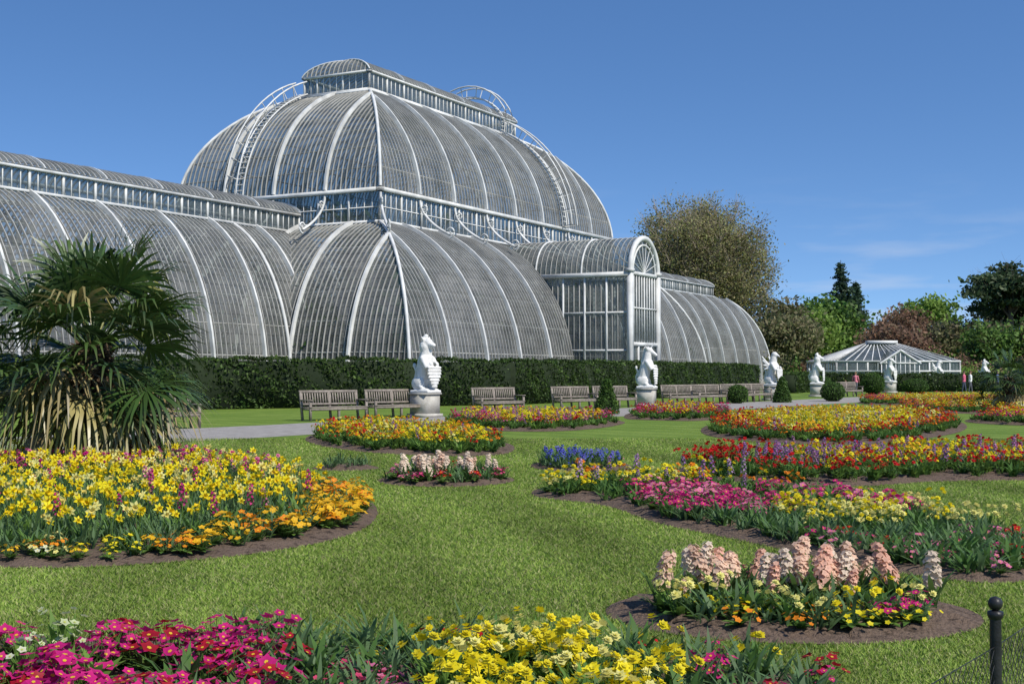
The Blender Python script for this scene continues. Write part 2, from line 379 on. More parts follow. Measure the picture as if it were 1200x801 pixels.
def zlim(u,v):
    ins=np.minimum(np.minimum(u,LN-u),np.minimum(v,WD-v)); zc=np.where(ins>0,np.interp(ins,aisle[0]*A0,aisle[1])+np.where(ins>A0+1,3,0),0)
    iw=np.minimum(v-WV0,WV1-v); zw=np.where(iw>0,np.interp(iw,wingp[0]*(WL0-WV0),wingp[1]),0)
    return np.where((u>0)&(u<LN),zc,zw)-.5
cu=np.r_[rng.uniform(1,42,190),rng.uniform(-40,0,60),rng.uniform(46,80,30)]
cv=np.r_[rng.uniform(1.5,25,190),rng.uniform(9.,17.5,90)]; cz=np.r_[rng.uniform(.8,7,190),rng.uniform(.8,6,90)]
inner=(cu>10)&(cu<34)&(cv>8)&(cv<19); cz[inner]*=1.7
for x,y,z in zip(cu,cv,cz):
    P=rng.normal(size=(150,3))*[1.1,1.1,1.3]+[x,y,z]; P=P[(P[:,2]>0)&(P[:,2]<zlim(P[:,0],P[:,1]))]
    scatter_leaves(ip,P,.42,colmix(len(P),[(.05,.11,.025),(.08,.16,.03),(.03,.07,.02)]),.3)
    tube(ip,[(x,y,0),(x,y,min(z,max(.5,float(zlim(np.array(x),np.array(y))))))],.12,5,(.07,.05,.03))
ip.build('tropical_plants',FLORA,PH)

# ------------------------------------------------------------------ hedges / topiary
def hedge(name,line,h,wd,n_per_m=420,ls=.09):
    core=Acc(); lv=Acc(); line=np.array(line,float)
    e=empty(name)
    for a_,b_ in zip(line[:-1],line[1:]):
        d=b_-a_; L=np.linalg.norm(d); d/=L; nn=np.array([-d[1],d[0]])
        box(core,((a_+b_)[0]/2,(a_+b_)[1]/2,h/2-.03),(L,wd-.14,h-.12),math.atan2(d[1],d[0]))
        n=int(L*n_per_m); s=rng.uniform(0,L,n); f=rng.uniform(0,1,n); per=2*h+wd; q=f*per
        off=np.where(q<h,-wd/2,np.where(q<h+wd,q-h-wd/2,wd/2)); z=np.where(q<h,q,np.where(q<h+wd,h,2*h+wd-q))
        bump=.06*np.sin(s*1.3)+.05*np.sin(s*3.7+z*3)
        off=off+np.where(q<h,-1,np.where(q<h+wd,0,1))*bump+rng.normal(0,.035,n); z=z+np.where((q>=h)&(q<h+wd),bump,0)+rng.normal(0,.035,n)
        P=np.stack([a_[0]+d[0]*s+nn[0]*off,a_[1]+d[1]*s+nn[1]*off,np.clip(z,.01,None)],1)
        clump=.82+.35*np.sin(s*2.1+z*4)*np.sin(s*.7+1)
        scatter_leaves(lv,P,ls,colmix(n,[(.055,.10,.02),(.085,.14,.03),(.035,.07,.015)],.35)*clump[:,None],.55,.4)
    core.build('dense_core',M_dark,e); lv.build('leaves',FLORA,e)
hedge('clipped_hedge',[(-20.6,50.8),(-12.1,56),(-.4,63.4),(18,97.3)],2.15,1.4,620,.085)
hedge('clipped_hedge',[(21.5,101),(24.5,108),(60,114)],1.5,1.3,300,.11)
def topiary(name,x,y,r,h,cone=False):
    e=empty(name); core=Acc(); lv=Acc()
    n=int(3200*r*h)+600; z=rng.uniform(0,1,n); a_=rng.uniform(0,2*math.pi,n)
    rr=(1-z)**.7*r+.03 if cone else r*np.sqrt(np.clip(1-(2*z-1)**2,0,1))*.98+.02
    P=np.stack([x+rr*np.cos(a_),y+rr*np.sin(a_),z*h+.03],1)+rng.normal(0,.03,(n,3))
    scatter_leaves(lv,P,.05,colmix(n,[(.07,.14,.025),(.10,.18,.035),(.045,.09,.02)],.3))
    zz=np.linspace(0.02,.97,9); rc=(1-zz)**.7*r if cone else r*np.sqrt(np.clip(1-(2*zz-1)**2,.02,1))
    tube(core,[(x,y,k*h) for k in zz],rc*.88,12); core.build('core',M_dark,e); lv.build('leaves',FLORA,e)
for x,y,r,h,c in((3.55,48.5,.42,1.25,True),(17.6,71,.62,1.0,False),(26.8,96,.8,1.5,False),(14.2,68,.45,1.3,True),(29.6,95,.9,1.1,False),(11.5,66,.5,.9,False),(22,92,.7,1.3,False)):
    topiary('clipped_bush',x,y,r,h,c)

# ------------------------------------------------------------------ benches
def bench(x,y,rz,L=2.3):
    a_=Acc()
    for sx in(-L/2+.05,0,L/2-.05):
        box(a_,(sx,-.22,.22 if sx==0 else .32),(.07,.07,.44 if sx==0 else .64)); 
        R=Matrix.Rotation(math.radians(-9),3,'X'); box(a_,(sx,.29,.48),(.07,.06,.96),R=R)
        box(a_,(sx,0,.38),(.05,.5,.07))
        if sx!=0: box(a_,(sx,.0,.66),(.09,.6,.035))
    for k in range(5): box(a_,(0,-.24+k*.11,.435),(L,.085,.03))
    box(a_,(0,-.26,.37),(L-.1,.03,.08))
    R=Matrix.Rotation(math.radians(-9),3,'X')
    box(a_,(0,.36,.93),(L,.045,.09),R=R); box(a_,(0,.27,.53),(L,.04,.06),R=R)
    for k in range(22): box(a_,(-L/2+.1+(L-.2)*k/21,.315,.72),(.045,.02,.36),R=R)
    o=a_.build('park_bench',M_wood); o.location=(x,y,0); o.rotation_euler=(0,0,rz)
RB=math.atan2(sD[1],sD[0])-math.radians(14)
for x,y in((-9.6,35.2),(-5.75,42),(-3.95,44.6),(-.5,50.5),(2.7,54.8),(4.6,57.4),(8.2,62.6),(10,65.3),(12.0,68.6),(13.4,71),(22.5,86)):
    bench(x,y,RB)

# ------------------------------------------------------------------ statues
def _xf(bm,vs,M): bmesh.ops.transform(bm,matrix=M,verts=vs)
def sph(bm,c,r):
    g=bmesh.ops.create_icosphere(bm,subdivisions=2,radius=1); _xf(bm,g['verts'],Matrix.Translation(c)@Matrix.Diagonal((*((r,)*3 if np.isscalar(r) else r),1)))
def cap(bm,a_,b_,ra,rb):
    a_=Vector(a_);b_=Vector(b_); sph(bm,a_,ra); sph(bm,b_,rb); d=b_-a_
    g=bmesh.ops.create_cone(bm,cap_ends=True,segments=12,radius1=ra,radius2=rb,depth=d.length)
    _xf(bm,g['verts'],Matrix.Translation((a_+b_)/2)@d.to_track_quat('Z','Y').to_matrix().to_4x4())
def statue(x,y,rz,var,sc=1.):
    e=empty('heraldic_beast_statue',(x,y,0),rz); e.scale=(sc,)*3
    a_=Acc()
    for z0,z1,s in((0,.12,.92),(.12,.78,.76),(.78,.84,.86)): box(a_,(0,0,(z0+z1)/2),(s,s*.95,z1-z0-.001))
    a_.build('plinth',M_plinth,e)
    bm=bmesh.new()
    box_=bmesh.ops.create_cube(bm,size=1); _xf(bm,box_['verts'],Matrix.Translation((0.03,0,.05))@Matrix.Diagonal((.76,.6,.1,1)))
    for s in(-1,1):
        sph(bm,(-.12,s*.17,.33),(.27,.13,.26)); cap(bm,(.05,s*.2,.2),(.12,s*.2,.12),.1,.08); cap(bm,(.1,s*.2,.12),(.3,s*.2,.1),.07,.06)
        cap(bm,(.1,s*.19,1.2),(.27,s*.22,.9),.11,.08); cap(bm,(.27,s*.22,.9),(.36,s*.12,1.04),.07,.06)
        for f in(-.04,0,.04): cap(bm,(.37,s*.12+f,1.06),(.42,s*.12+f,.98),.028,.022)
        if var%3!=2: cap(bm,(.06,s*.12,1.83),(.02,s*.17,1.95),.055,.025)
        if var%3==2:
            for k in range(4): cap(bm,(-.1,s*.2,1.15-.05*k),(-.4+.05*k,s*.34,1.65-.24*k),.07,.035)
    cap(bm,(-.15,0,.35),(.0,0,1.12),.25,.23); sph(bm,(.09,0,1.12),(.22,.24,.27))
    cap(bm,(.02,0,1.2),(.08,0,1.6),.21,.16)
    sph(bm,(.12,0,1.74),(.17,.145,.18)); 
    if var%3==0:
        cap(bm,(.2,0,1.7),(.35,0,1.66),.12,.08); sph(bm,(.04,0,1.6),(.2,.22,.27)); cap(bm,(.0,0,1.9),(.05,0,1.99),.1,.07)
        cap(bm,(.24,0,1.6),(.33,0,1.57),.05,.04)
    elif var%3==1:
        cap(bm,(.2,0,1.72),(.42,0,1.54),.1,.065); cap(bm,(.2,0,1.85),(.38,0,2.2),.035,.012)
        for k in range(5): cap(bm,(-.02-.03*k,0,1.85-.14*k),(-.1-.03*k,0,1.8-.14*k),.06,.03)
    else:
        cap(bm,(.22,0,1.74),(.36,0,1.68),.085,.04); cap(bm,(.36,0,1.68),(.39,0,1.6),.04,.015)
    for k in range(7):
        z=.22+.11*k; wd=.08+.17*min(1,k/3.5)
        cap(bm,(.40,-wd,z),(.40,wd,z),.045,.045); cap(bm,(.42,-wd*.5,z),(.42,wd*.5,z),.05,.05)
    tl=[(-.28,.1,.2),(-.42,.1,.25),(-.46,.05,.5),(-.36,0,.75),(-.42,-.03,.95)]
    for p,q in zip(tl[:-1],tl[1:]): cap(bm,p,q,.045,.04)
    sph(bm,tl[-1],(.06,.06,.1))
    me=bpy.data.meshes.new('beast'); bm.to_mesh(me); bm.free(); me.materials.append(M_stone)
    o=bpy.data.objects.new('beast_with_shield',me); COL.objects.link(o); o.parent=e; o.location=(0,0,.84); o.scale=(1.12,1.18,1.0)
    r=o.modifiers.new('r','REMESH'); r.mode='VOXEL'; r.voxel_size=.026; r.use_smooth_shade=True
RS=math.atan2(-.54,.84)
for i,(x,y) in enumerate(((-3.05,45.3),(6.25,60.2),(14.7,73),(19.9,84.5),(30.1,103),(38.5,117),(43.8,120))):
    statue(x,y,RS-.1+.3*(i%2),i,1.0)

# ------------------------------------------------------------------ flower templates
class Tm:
    def __init__(s): s.V=[];s.T=[];s.C=[];s.M=[];s.n=0
    def add(s,v,t,c,m):
        v=np.asarray(v,float).reshape(-1,3); k=len(v); c=np.asarray(c,float)
        if c.ndim==1:c=np.tile(c,(k,1))
        m=np.full(k,m) if np.isscalar(m) else np.asarray(m,float)
        s.V.append(v);s.T.append(np.asarray(t,int)+s.n);s.C.append(c);s.M.append(m);s.n+=k
    def blade(s,base,azm,L,w,el,droop,col,seg=3):
        p=np.array(base,float); side=np.array([-math.sin(azm),math.cos(azm),0]); v=[];e=el
        for k in range(seg+1):
            ww=w*(math.sin(math.pi*(.18+.82*k/seg))**.8 if k<seg else .02)
            v+=[p-side*ww/2,p+side*ww/2]
            p=p+np.array([math.cos(azm)*math.cos(e),math.sin(azm)*math.cos(e),math.sin(e)])*L/seg; e-=droop/seg
        t=[]
        for k in range(seg):
            i=2*k; t+=[(i,i+1,i+2),(i+1,i+3,i+2)]
        br=random.uniform(.8,1.2)
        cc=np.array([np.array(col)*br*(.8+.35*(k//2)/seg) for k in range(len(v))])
        s.add(v,t,cc,0)
    def floret(s,c,n,r,k=5,cup=.15,eye=(.8,.6,.05),shade=1.,er=.24):
        c=np.array(c,float);n=np.array(n,float);n/=np.linalg.norm(n)
        a_=np.cross(n,[.3,.5,.81]); a_/=np.linalg.norm(a_); b_=np.cross(n,a_)
        v=[c];ph=random.random()*6
        for j in range(2*k):
            rr=r*(1 if j%2==0 else .68); th=ph+j*math.pi/k
            v.append(c+(a_*math.cos(th)+b_*math.sin(th))*rr+n*cup*rr)
        t=[(0,1+j,1+(j+1)%(2*k)) for j in range(2*k)]
        cc=np.full((len(v),3),shade); cc[0]*=.7
        s.add(v,t,cc,1)
        if eye is not None:
            v=[c+n*.004+(a_*math.cos(j*1.2566)+b_*math.sin(j*1.2566))*r*er for j in range(5)]
            s.add(v,[(0,1,2),(0,2,3),(0,3,4)],eye,0)
    def stem(s,a_,b_,r,col):
        acc=Acc(); tube(acc,[a_,b_],r,3); s.add(acc.V[0],acc.T[0],col,0)
    def out(s): return (np.concatenate(s.V),np.concatenate(s.T),np.concatenate(s.C),np.concatenate(s.M))
GL=(.14,.25,.045); GD=(.08,.165,.035); GB=(.11,.19,.075)
def t_primula(nf=11,R=.1,H=.13,fr=.026,leaf=.13,eye=(.8,.55,.04),stems=True,lay=1,nl=9):
    t=Tm()
    for k in range(nl): t.blade((0,0,.01),k*.7+random.random()*.4,leaf*random.uniform(.8,1.2),.05,random.uniform(.3,1.0),.9,GL if k%2 else GD)
    for k in range(nf):
        rr=R*math.sqrt((k+.5)/nf)*random.uniform(.8,1.2); th=k*2.4; z=H*random.uniform(.7,1.25)-rr*.35
        c=(rr*math.cos(th),rr*math.sin(th),z); n=(math.cos(th)*rr/R*.8+random.uniform(-.3,.3),math.sin(th)*rr/R*.8+random.uniform(-.3,.3),1)
        if stems: t.stem((c[0]*.3,c[1]*.3,.01),c,.002,GL)
        t.floret(c,n,fr*random.uniform(.8,1.2),5,.2,eye if lay==1 else None)
        if lay>1:
            c2=np.array(c)+np.array(n)/np.linalg.norm(n)*fr*.25
            t.floret(c2,n,fr*.75,6,.45,None,.95); t.floret(c2+np.array([0,0,.004]),n,fr*.45,5,.7,(.5,.45,.03),.85,.35)
    return t.out()
def t_tallp(nf=9,H=.3):
    t=Tm()
    for k in range(16):
        z=.02+.16*random.random(); t.blade((random.uniform(-.05,.05),random.uniform(-.05,.05),z),k*2.4,.13,.035,random.uniform(.4,1.2),.8,GL if k%3==0 else GD)
    for k in range(nf):
        rr=.13*math.sqrt((k+.5)/nf); th=k*2.4; z=H*random.uniform(.65,1.15)
        c=(rr*math.cos(th),rr*math.sin(th),z); t.stem((c[0]*.3,c[1]*.3,.01),c,.003,GL)
        n=(math.cos(th)*.6+random.uniform(-.4,.4),math.sin(th)*.6+random.uniform(-.4,.4),1)
        t.floret(c,n,.034*random.uniform(.8,1.2),5,.3,None); t.floret((c[0],c[1],z+.01),n,.02,5,.8,None,.85)
    return t.out()
def t_daff():
    t=Tm(); h=random.uniform(.27,.36)
    t.stem((0,0,0),(0,0,h),.0035,GL)
    for k in range(4): t.blade((0,0,0),random.random()*6.28,random.uniform(.24,.34),.014,1.35,.5,GB)
    c=np.array([.012,0,h]);R=.05
    for k in range(6):
        th=k*math.pi/3+.2; tip=c+np.array([-.004,math.cos(th)*R,math.sin(th)*R]); m1=c+np.array([.002,math.cos(th-.42)*R*.62,math.sin(th-.42)*R*.62]);m2=c+np.array([.002,math.cos(th+.42)*R*.62,math.sin(th+.42)*R*.62])
        t.add([c,m1,tip,m2],[(0,1,2),(0,2,3)],(1,1,1),1)
    v=[]
    for x,r in((.0,.013),(.03,.015),(.036,.022)):
        for j in range(6): v.append(c+np.array([x,math.cos(j*1.047)*r,math.sin(j*1.047)*r]))
    tt=[]
    for i in range(2):
        for j in range(6):
            p=i*6+j;q=i*6+(j+1)%6; tt+=[(p,q,p+6),(q,q+6,p+6)]
    t.add(v,tt,(1,.85,.6),1); return t.out()
def t_hyacinth(n=60,L=.3,z0=.12,R=.042,fr=.022):
    t=Tm(); lean=random.uniform(-.05,.05),random.uniform(-.05,.05)
    for k in range(7): t.blade((0,0,0),k*1.05+random.random()*.4,random.uniform(.2,.3),.036,1.2,.8,(.11,.2,.05))
    t.stem((0,0,0),(lean[0],lean[1],L),.007,GL)
    for k in range(n):
        f=k/n; z=z0+(L+.03-z0)*f; th=k*2.4; r=R*(1-.5*f**3)*random.uniform(.75,1.2)
        c=(r*math.cos(th)+lean[0]*f,r*math.sin(th)+lean[1]*f,z+random.uniform(-.01,.01)); t.floret(c,(math.cos(th)+random.uniform(-.4,.4),math.sin(th)+random.uniform(-.4,.4),.25+f),fr,5,.1,None,random.uniform(.85,1.1))
    return t.out()
def t_spike(h=.42,n=26):
    t=Tm()
    for k in range(12): t.blade((0,0,.02*k),k*2.4,.1,.02,.8,.8,GD)
    t.stem((0,0,0),(0,0,h),.004,GL)
    for k in range(n):
        f=k/n; z=h*.5+h*.52*f; th=k*2.4; r=.04*(1-.7*f)
        t.floret((r*math.cos(th),r*math.sin(th),z),(math.cos(th),math.sin(th),.5),.016,3,.2,None,random.uniform(.7,1.1))
    return t.out()
def t_leafy(n=12,L=.2,w=.03,col=GD):
    t=Tm()
    for k in range(n): t.blade((random.uniform(-.05,.05),random.uniform(-.05,.05),0),k*2.4,L*random.uniform(.6,1.3),w,random.uniform(.6,1.45),.8,col)
    return t.out()
KIND={'prim':[t_primula() for _ in range(5)],'bigp':[t_primula(11,.12,.18,.036,.16) for _ in range(4)],
 'ran':[t_primula(k,.12,.22,.033,.15,None,True,2,12) for k in (5,6,7,8)],
 'white':[t_primula(k,.12,.24,.021,.17,(.5,.55,.1),True,1,20) for k in (12,14,10)],
 'low':[t_primula(14,.12,.10,.018,.08,None,False) for _ in range(3)],
 'tallp':[t_tallp(k) for k in (5,6,8,9)],
 'daff':[t_daff() for _ in range(6)],'hya':[t_hyacinth(64,random.uniform(.22,.31)) for _ in range(6)],'musc':[t_hyacinth(24,.19,.09,.03,.016) for _ in range(3)],'spike':[t_spike(random.uniform(.32,.42)) for _ in range(3)],
 'leaf':[t_leafy() for _ in range(3)],'bush':[t_leafy(22,.22,.04,GL),t_leafy(22,.22,.04,GD),t_leafy(26,.19,.035,(.11,.21,.04))],'strap':[t_leafy(10,.2,.022,GB) for _ in range(4)]}
Y=(.88,.74,.02);YO=(.88,.5,.02);OR=(.88,.28,.015);RD=(.62,.014,.015);MG=(.62,.02,.2);PK=(.75,.2,.36);CR=(.66,.72,.40);PP=(.9,.62,.45);PU=(.34,.14,.38);BL=(.09,.11,.5);DR=(.42,.012,.03);WH=(.76,.78,.54);LY=(.88,.82,.28)
def chaikin(p,it=3):
    p=np.array(p,float)
    for _ in range(it):
        q=np.roll(p,-1,0); p=np.stack([p*.75+q*.25,p*.25+q*.75],1).reshape(-1,2)
    return p
def pip(P,poly):
    x,y=P[:,0],P[:,1]; ins=np.zeros(len(P),bool); q=np.roll(poly,-1,0)
    for (x1,y1),(x2,y2) in zip(poly,q):
        if y1==y2: continue
        c=((y1>y)!=(y2>y))&(x<(x2-x1)*(y-y1)/(y2-y1)+x1); ins^=c
    return ins
def bdist(P,poly):
    d=np.full(len(P),1e9); q=np.roll(poly,-1,0)
    for a_,b_ in zip(poly,q):
        ab=b_-a_; L=ab@ab+1e-12; t=np.clip(((P-a_)@ab)/L,0,1); d=np.minimum(d,np.linalg.norm(P-(a_+t[:,None]*ab),axis=1))
    return d
BEDS=[]
def grid_pts(poly,dens):
    s=1/math.sqrt(dens); mn=poly.min(0);mx=poly.max(0)
    X,Yy=np.meshgrid(np.arange(mn[0],mx[0],s),np.arange(mn[1],mx[1],s)); P=np.stack([X.ravel(),Yy.ravel()],1)+rng.uniform(-.7*s,.7*s,(X.size,2))
    return P[pip(P,poly)]
def bed(poly,layers,mound=.05,patch=.3,edge=.13):
    poly=chaikin(poly); BEDS.append(poly); e=empty('flower_bed')
    area=.5*abs(np.sum(poly[:,0]*np.roll(poly[:,1],-1)-np.roll(poly[:,0],-1)*poly[:,1]))
    G=grid_pts(poly,min(120,2600/area)); G=G[bdist(G,poly)>.05]
    nb_=len(poly); vs=[Vector(p) for p in poly]+[Vector(p) for p in G]
    r=geometry.delaunay_2d_cdt(vs,[(i,(i+1)%nb_) for i in range(nb_)],[],1,1e-5)
    vv=np.array([[v.x,v.y] for v in r[0]]); d=bdist(vv,poly)
    z=.006+mound*np.clip(d/.3,0,1)**.8+np.where(d>.02,rng.normal(0,.014,len(vv)),0)
    a_=Acc(); a_.add(np.c_[vv,np.maximum(z,.005)],r[2]); a_.build('soil',M_soil,e,True)
    acc=Acc()
    for li,(kind,cols,dens,fn) in enumerate(layers):
        P=grid_pts(poly,dens); d=bdist(P,poly); P=P[d>edge]; d=d[d>edge]
        if fn is not None:
            k=fn(P[:,0],P[:,1],d); k=k if k.dtype==bool else rng.uniform(0,1,len(P))<k; P=P[k]
        if cols:
            f=1.6 if area<20 else .9
            pat=1.0-patch*.7+patch*np.sin(P[:,0]*2.1*f+li*2)*np.sin(P[:,1]*1.7*f+li)+patch*.5*np.sin(P[:,0]*5.3*f-P[:,1]*4.1*f)
            P=P[rng.uniform(0,1,len(P))<pat]
        n=len(P)
        if n==0: continue
        tmpl=KIND[kind]; vi=rng.integers(0,len(tmpl),n)
        sc=rng.uniform(.75,1.2,n)
        if kind=='daff': yaw=rng.normal(-1.2,1.1,n); tilt=rng.normal(0,.2,(n,2))
        else: yaw=rng.uniform(0,6.28,n); tilt=rng.normal(0,.13,(n,2))
        tint=colmix(n,cols,.12) if cols else np.ones((n,3))
        R=np.zeros((n,3,3)); cs,sn=np.cos(yaw),np.sin(yaw)
        R[:,0,0]=cs;R[:,0,1]=-sn;R[:,1,0]=sn;R[:,1,1]=cs;R[:,2,2]=1; R[:,0,2]=tilt[:,0];R[:,1,2]=tilt[:,1]
        R*=sc[:,None,None]; pos=np.c_[P,np.full(n,mound*.8)]
        for j in range(len(tmpl)):
            m=vi==j
            if m.any(): acc.inst(tmpl[j],pos[m],R[m],tint[m])
    acc.build('blooming_plants',FLORA,e)
def blob(cx,cy,rx,ry): return lambda x,y,d:((x-cx)/rx)**2+((y-cy)/ry)**2<1+.25*np.sin(x*7+y*5)
# A: daffodils on the left
bed([(-3.9,9.9),(-2.8,10.2),(-1.9,11.0),(-1.35,12.4),(-1.5,15),(-2.6,18),(-4.7,20.8),(-7.2,22),(-9,19),(-6.5,11)],
 [('bigp',[YO,OR,YO,YO],30,lambda x,y,d:(d<.8)&(x>-2.7)&(y<15.5)),('prim',[Y,YO,OR,YO],34,lambda x,y,d:(d<.5)&(x<=-2.5)),
  ('daff',[Y,Y,LY,Y],36,lambda x,y,d:(d>.45)&(np.sin(x*2.3)*np.sin(y*1.7)>-.85)&~((d<.8)&(x>-2.7)&(y<15))),('strap',None,30,lambda x,y,d:d>.3),('bush',None,6,lambda x,y,d:d>.4),('spike',[MG,PK],2,lambda x,y,d:(d>.7)),
  ('tallp',[MG,PK],7,lambda x,y,d:(d>.5)&(y>17)),('prim',[LY,WH],6,lambda x,y,d:(d<.8)&(x<-3))],patch=.25)
# B: foreground
bed([(-4,3.6),(-4,7.4),(-2.7,7.35),(-1.4,7.2),(-.2,7.1),(.9,6.85),(1.4,6.45),(1.75,6.1),(1.3,5.2),(.8,3.6)],
 [('ran',[Y,Y,LY],42,blob(.17,5.85,.56,.95)),('bush',None,16,blob(.17,5.8,.5,.9)),('white',[CR,WH,CR],16,blob(-2.28,6.4,.2,.42)),('bush',None,18,blob(-2.2,6.35,.32,.6)),
  ('bigp',[MG,MG,MG,DR],40,lambda x,y,d:(x<-1.05)&(x>-3.5)&~blob(-2.28,6.4,.2,.42)(x,y,d)&(np.sin(x*5+1)+np.sin(y*6)>-1.3)&(y<6.8)),
  ('low',[PK,(.75,.08,.18)],44,blob(-.68,5.85,.26,.5)),('strap',None,36,lambda x,y,d:~blob(.17,5.85,.56,.95)(x,y,d)&(x>-1.6)),
  ('low',[RD,MG,Y],9,lambda x,y,d:(x>-1.3)&(y>6.4)),('prim',[DR,MG],18,lambda x,y,d:(x>.8)),('leaf',None,14,lambda x,y,d:(x>-1.6)&(x<1.3)),('ran',[Y],4,lambda x,y,d:(x>-.9)&(y>6.2))],patch=.12)
# C: hyacinths
th=np.linspace(0,2*math.pi,12,endpoint=False)
bed(np.c_[1.75+1.2*np.cos(th),8.15+.98*np.sin(th)],
 [('hya',[PP,PP,(.9,.74,.58),(.85,.5,.36)],32,lambda x,y,d:(d>.25)&(y>8.0)),('ran',[Y,LY],16,lambda x,y,d:(d>.22)&(d<.55)&((y<8.0)|(x>2.6))),
  ('prim',[MG,DR,OR],7,lambda x,y,d:(d>.25)&(d<.5)),('strap',None,40,lambda x,y,d:(d>.25)),('bush',None,10,lambda x,y,d:(d>.3)),('low',[Y,Y,Y,OR],20,lambda x,y,d:(d>.2)&(y<8.0))],patch=.15,edge=.2)
# D
bed([(.2,15.7),(1.1,14.9),(1.4,13.05),(2.0,11.8),(2.5,10.6),(2.9,9.7),(3.6,9.1),(4.5,10.4),(4.6,12),(4.3,13.6),(4.2,15),(3.5,16.2),(2.3,17.3),(1.2,17.9),(.3,17.1)],
 [('bigp',[MG,MG,PK],28,lambda x,y,d:(y>12.8)&(y<15.8)&(x>1.4)&(np.sin(x*3+y)>-.7)&(d>.25)),('ran',[Y,LY],26,lambda x,y,d:((y>11.6)&(y<=13.2)&(x>2.6))|((y>15.8)&(x<2.4))),
  ('spike',[PU,(.5,.3,.5)],3,lambda x,y,d:(y>15)),('prim',[PK,MG,RD],14,lambda x,y,d:(y<11.6)&(d<.8)),('strap',None,42,lambda x,y,d:(y<13.2)&(d>.2)),('leaf',None,22,lambda x,y,d:d>.2),('tallp',[Y,OR],5,lambda x,y,d:y>15)])
# E
bed([(2.3,18.8),(3.5,17.5),(4.6,17.1),(6.0,18.2),(7.6,18.2),(10.5,19.5),(10.5,23.5),(7.4,22.6),(5,22),(2.8,21.4)],
 [('tallp',[RD,RD,(.6,.04,.02)],15,lambda x,y,d:(d<.9)),('tallp',[Y,YO,Y],17,lambda x,y,d:(d>=.7)&(np.sin(x*1.3)>-.6)),('spike',[PU,PU,(.5,.2,.4)],12,lambda x,y,d:(d>.9)),('bush',None,9,lambda x,y,d:d>.2)])
# F
bed([(4.3,31),(6.2,27),(8.4,28),(12.6,35),(15.2,45),(11,48),(6.3,41)],
 [('tallp',[RD,RD,OR],10,lambda x,y,d:(d<1.4)&(d>.3)),('tallp',[Y,Y,YO,LY],13,lambda x,y,d:d>.8),('spike',[Y,YO],5,lambda x,y,d:d>1.2),('bush',None,9,lambda x,y,d:d>.2),('spike',[PU],1.5,lambda x,y,d:d>.6)],patch=.4)
# G
bed([(-5.0,29.5),(-3.0,24.6),(-.7,23.2),(.1,24.6),(0,28.4),(-1.8,34),(-4.8,35.2)],
 [('tallp',[RD,OR,Y],10,lambda x,y,d:(d<1.2)&(d>.2)),('tallp',[Y,YO,LY,Y],14,lambda x,y,d:d>.7),('spike',[Y,PU,OR],5,lambda x,y,d:d>1),('bush',None,10,lambda x,y,d:d>.2)],patch=.4)
# H pale hyacinths
bed(np.c_[-.93+1.0*np.cos(th),18.3+1.15*np.sin(th)],
 [('hya',[PP,(.9,.74,.58)],18,lambda x,y,d:(d>.25)),('prim',[MG,RD,PK],14,lambda x,y,d:(d<.6)),('strap',None,30,lambda x,y,d:d>.2),('leaf',None,14,None)],patch=.1)
# I blue
bed(np.c_[1.12+.85*np.cos(th),21.1+1.4*np.sin(th)],[('musc',[BL,BL,(.15,.13,.6)],26,lambda x,y,d:(d>.15)),('strap',None,26,lambda x,y,d:d>.15),('low',[PK,BL],6,None)],patch=.1)
# J,K further
bed([(-1.9,35.3),(.9,33),(2.9,36.6),(3.9,42),(0,46),(-2.4,43)],
 [('tallp',[MG,PK,RD],7,lambda x,y,d:(d<1.4)&(d>.3)),('tallp',[Y,YO,Y],14,lambda x,y,d:(d>.7)),('spike',[PU,PU,PK],8,lambda x,y,d:d>.7),('bush',None,9,lambda x,y,d:d>.2)],patch=.4)
bed([(3.6,43),(4.5,42),(6.1,40.8),(8.6,47),(8.2,56),(4.6,51)],
 [('tallp',[Y,YO,Y],12,lambda x,y,d:d>.8),('tallp',[RD,MG],8,lambda x,y,d:(d<1.4)&(d>.3)),('spike',[PU],6,lambda x,y,d:d>1),('bush',None,8,lambda x,y,d:d>.2)],patch=.4)
for pg in([(15,52),(19,46),(25,50),(27,58),(18,60)],[(16.5,64),(20,62),(30,70),(33,80),(22,78)],[(24,33),(28,31),(33,38),(29,42)],[(13.5,40),(15.5,36.5),(20,40),(22,47),(17,46)],[(26,60),(33,62),(40,76),(34,78)]):
    bed(pg,[('tallp',[Y,YO,Y,LY],8,lambda x,y,d:d>.9),('tallp',[RD,OR,MG],7,lambda x,y,d:d<1.7),('bush',None,6,None)],patch=.35)
bed(np.c_[-2.65+.55*np.cos(th),20.6+.6*np.sin(th)],[('strap',None,30,None)],.05)

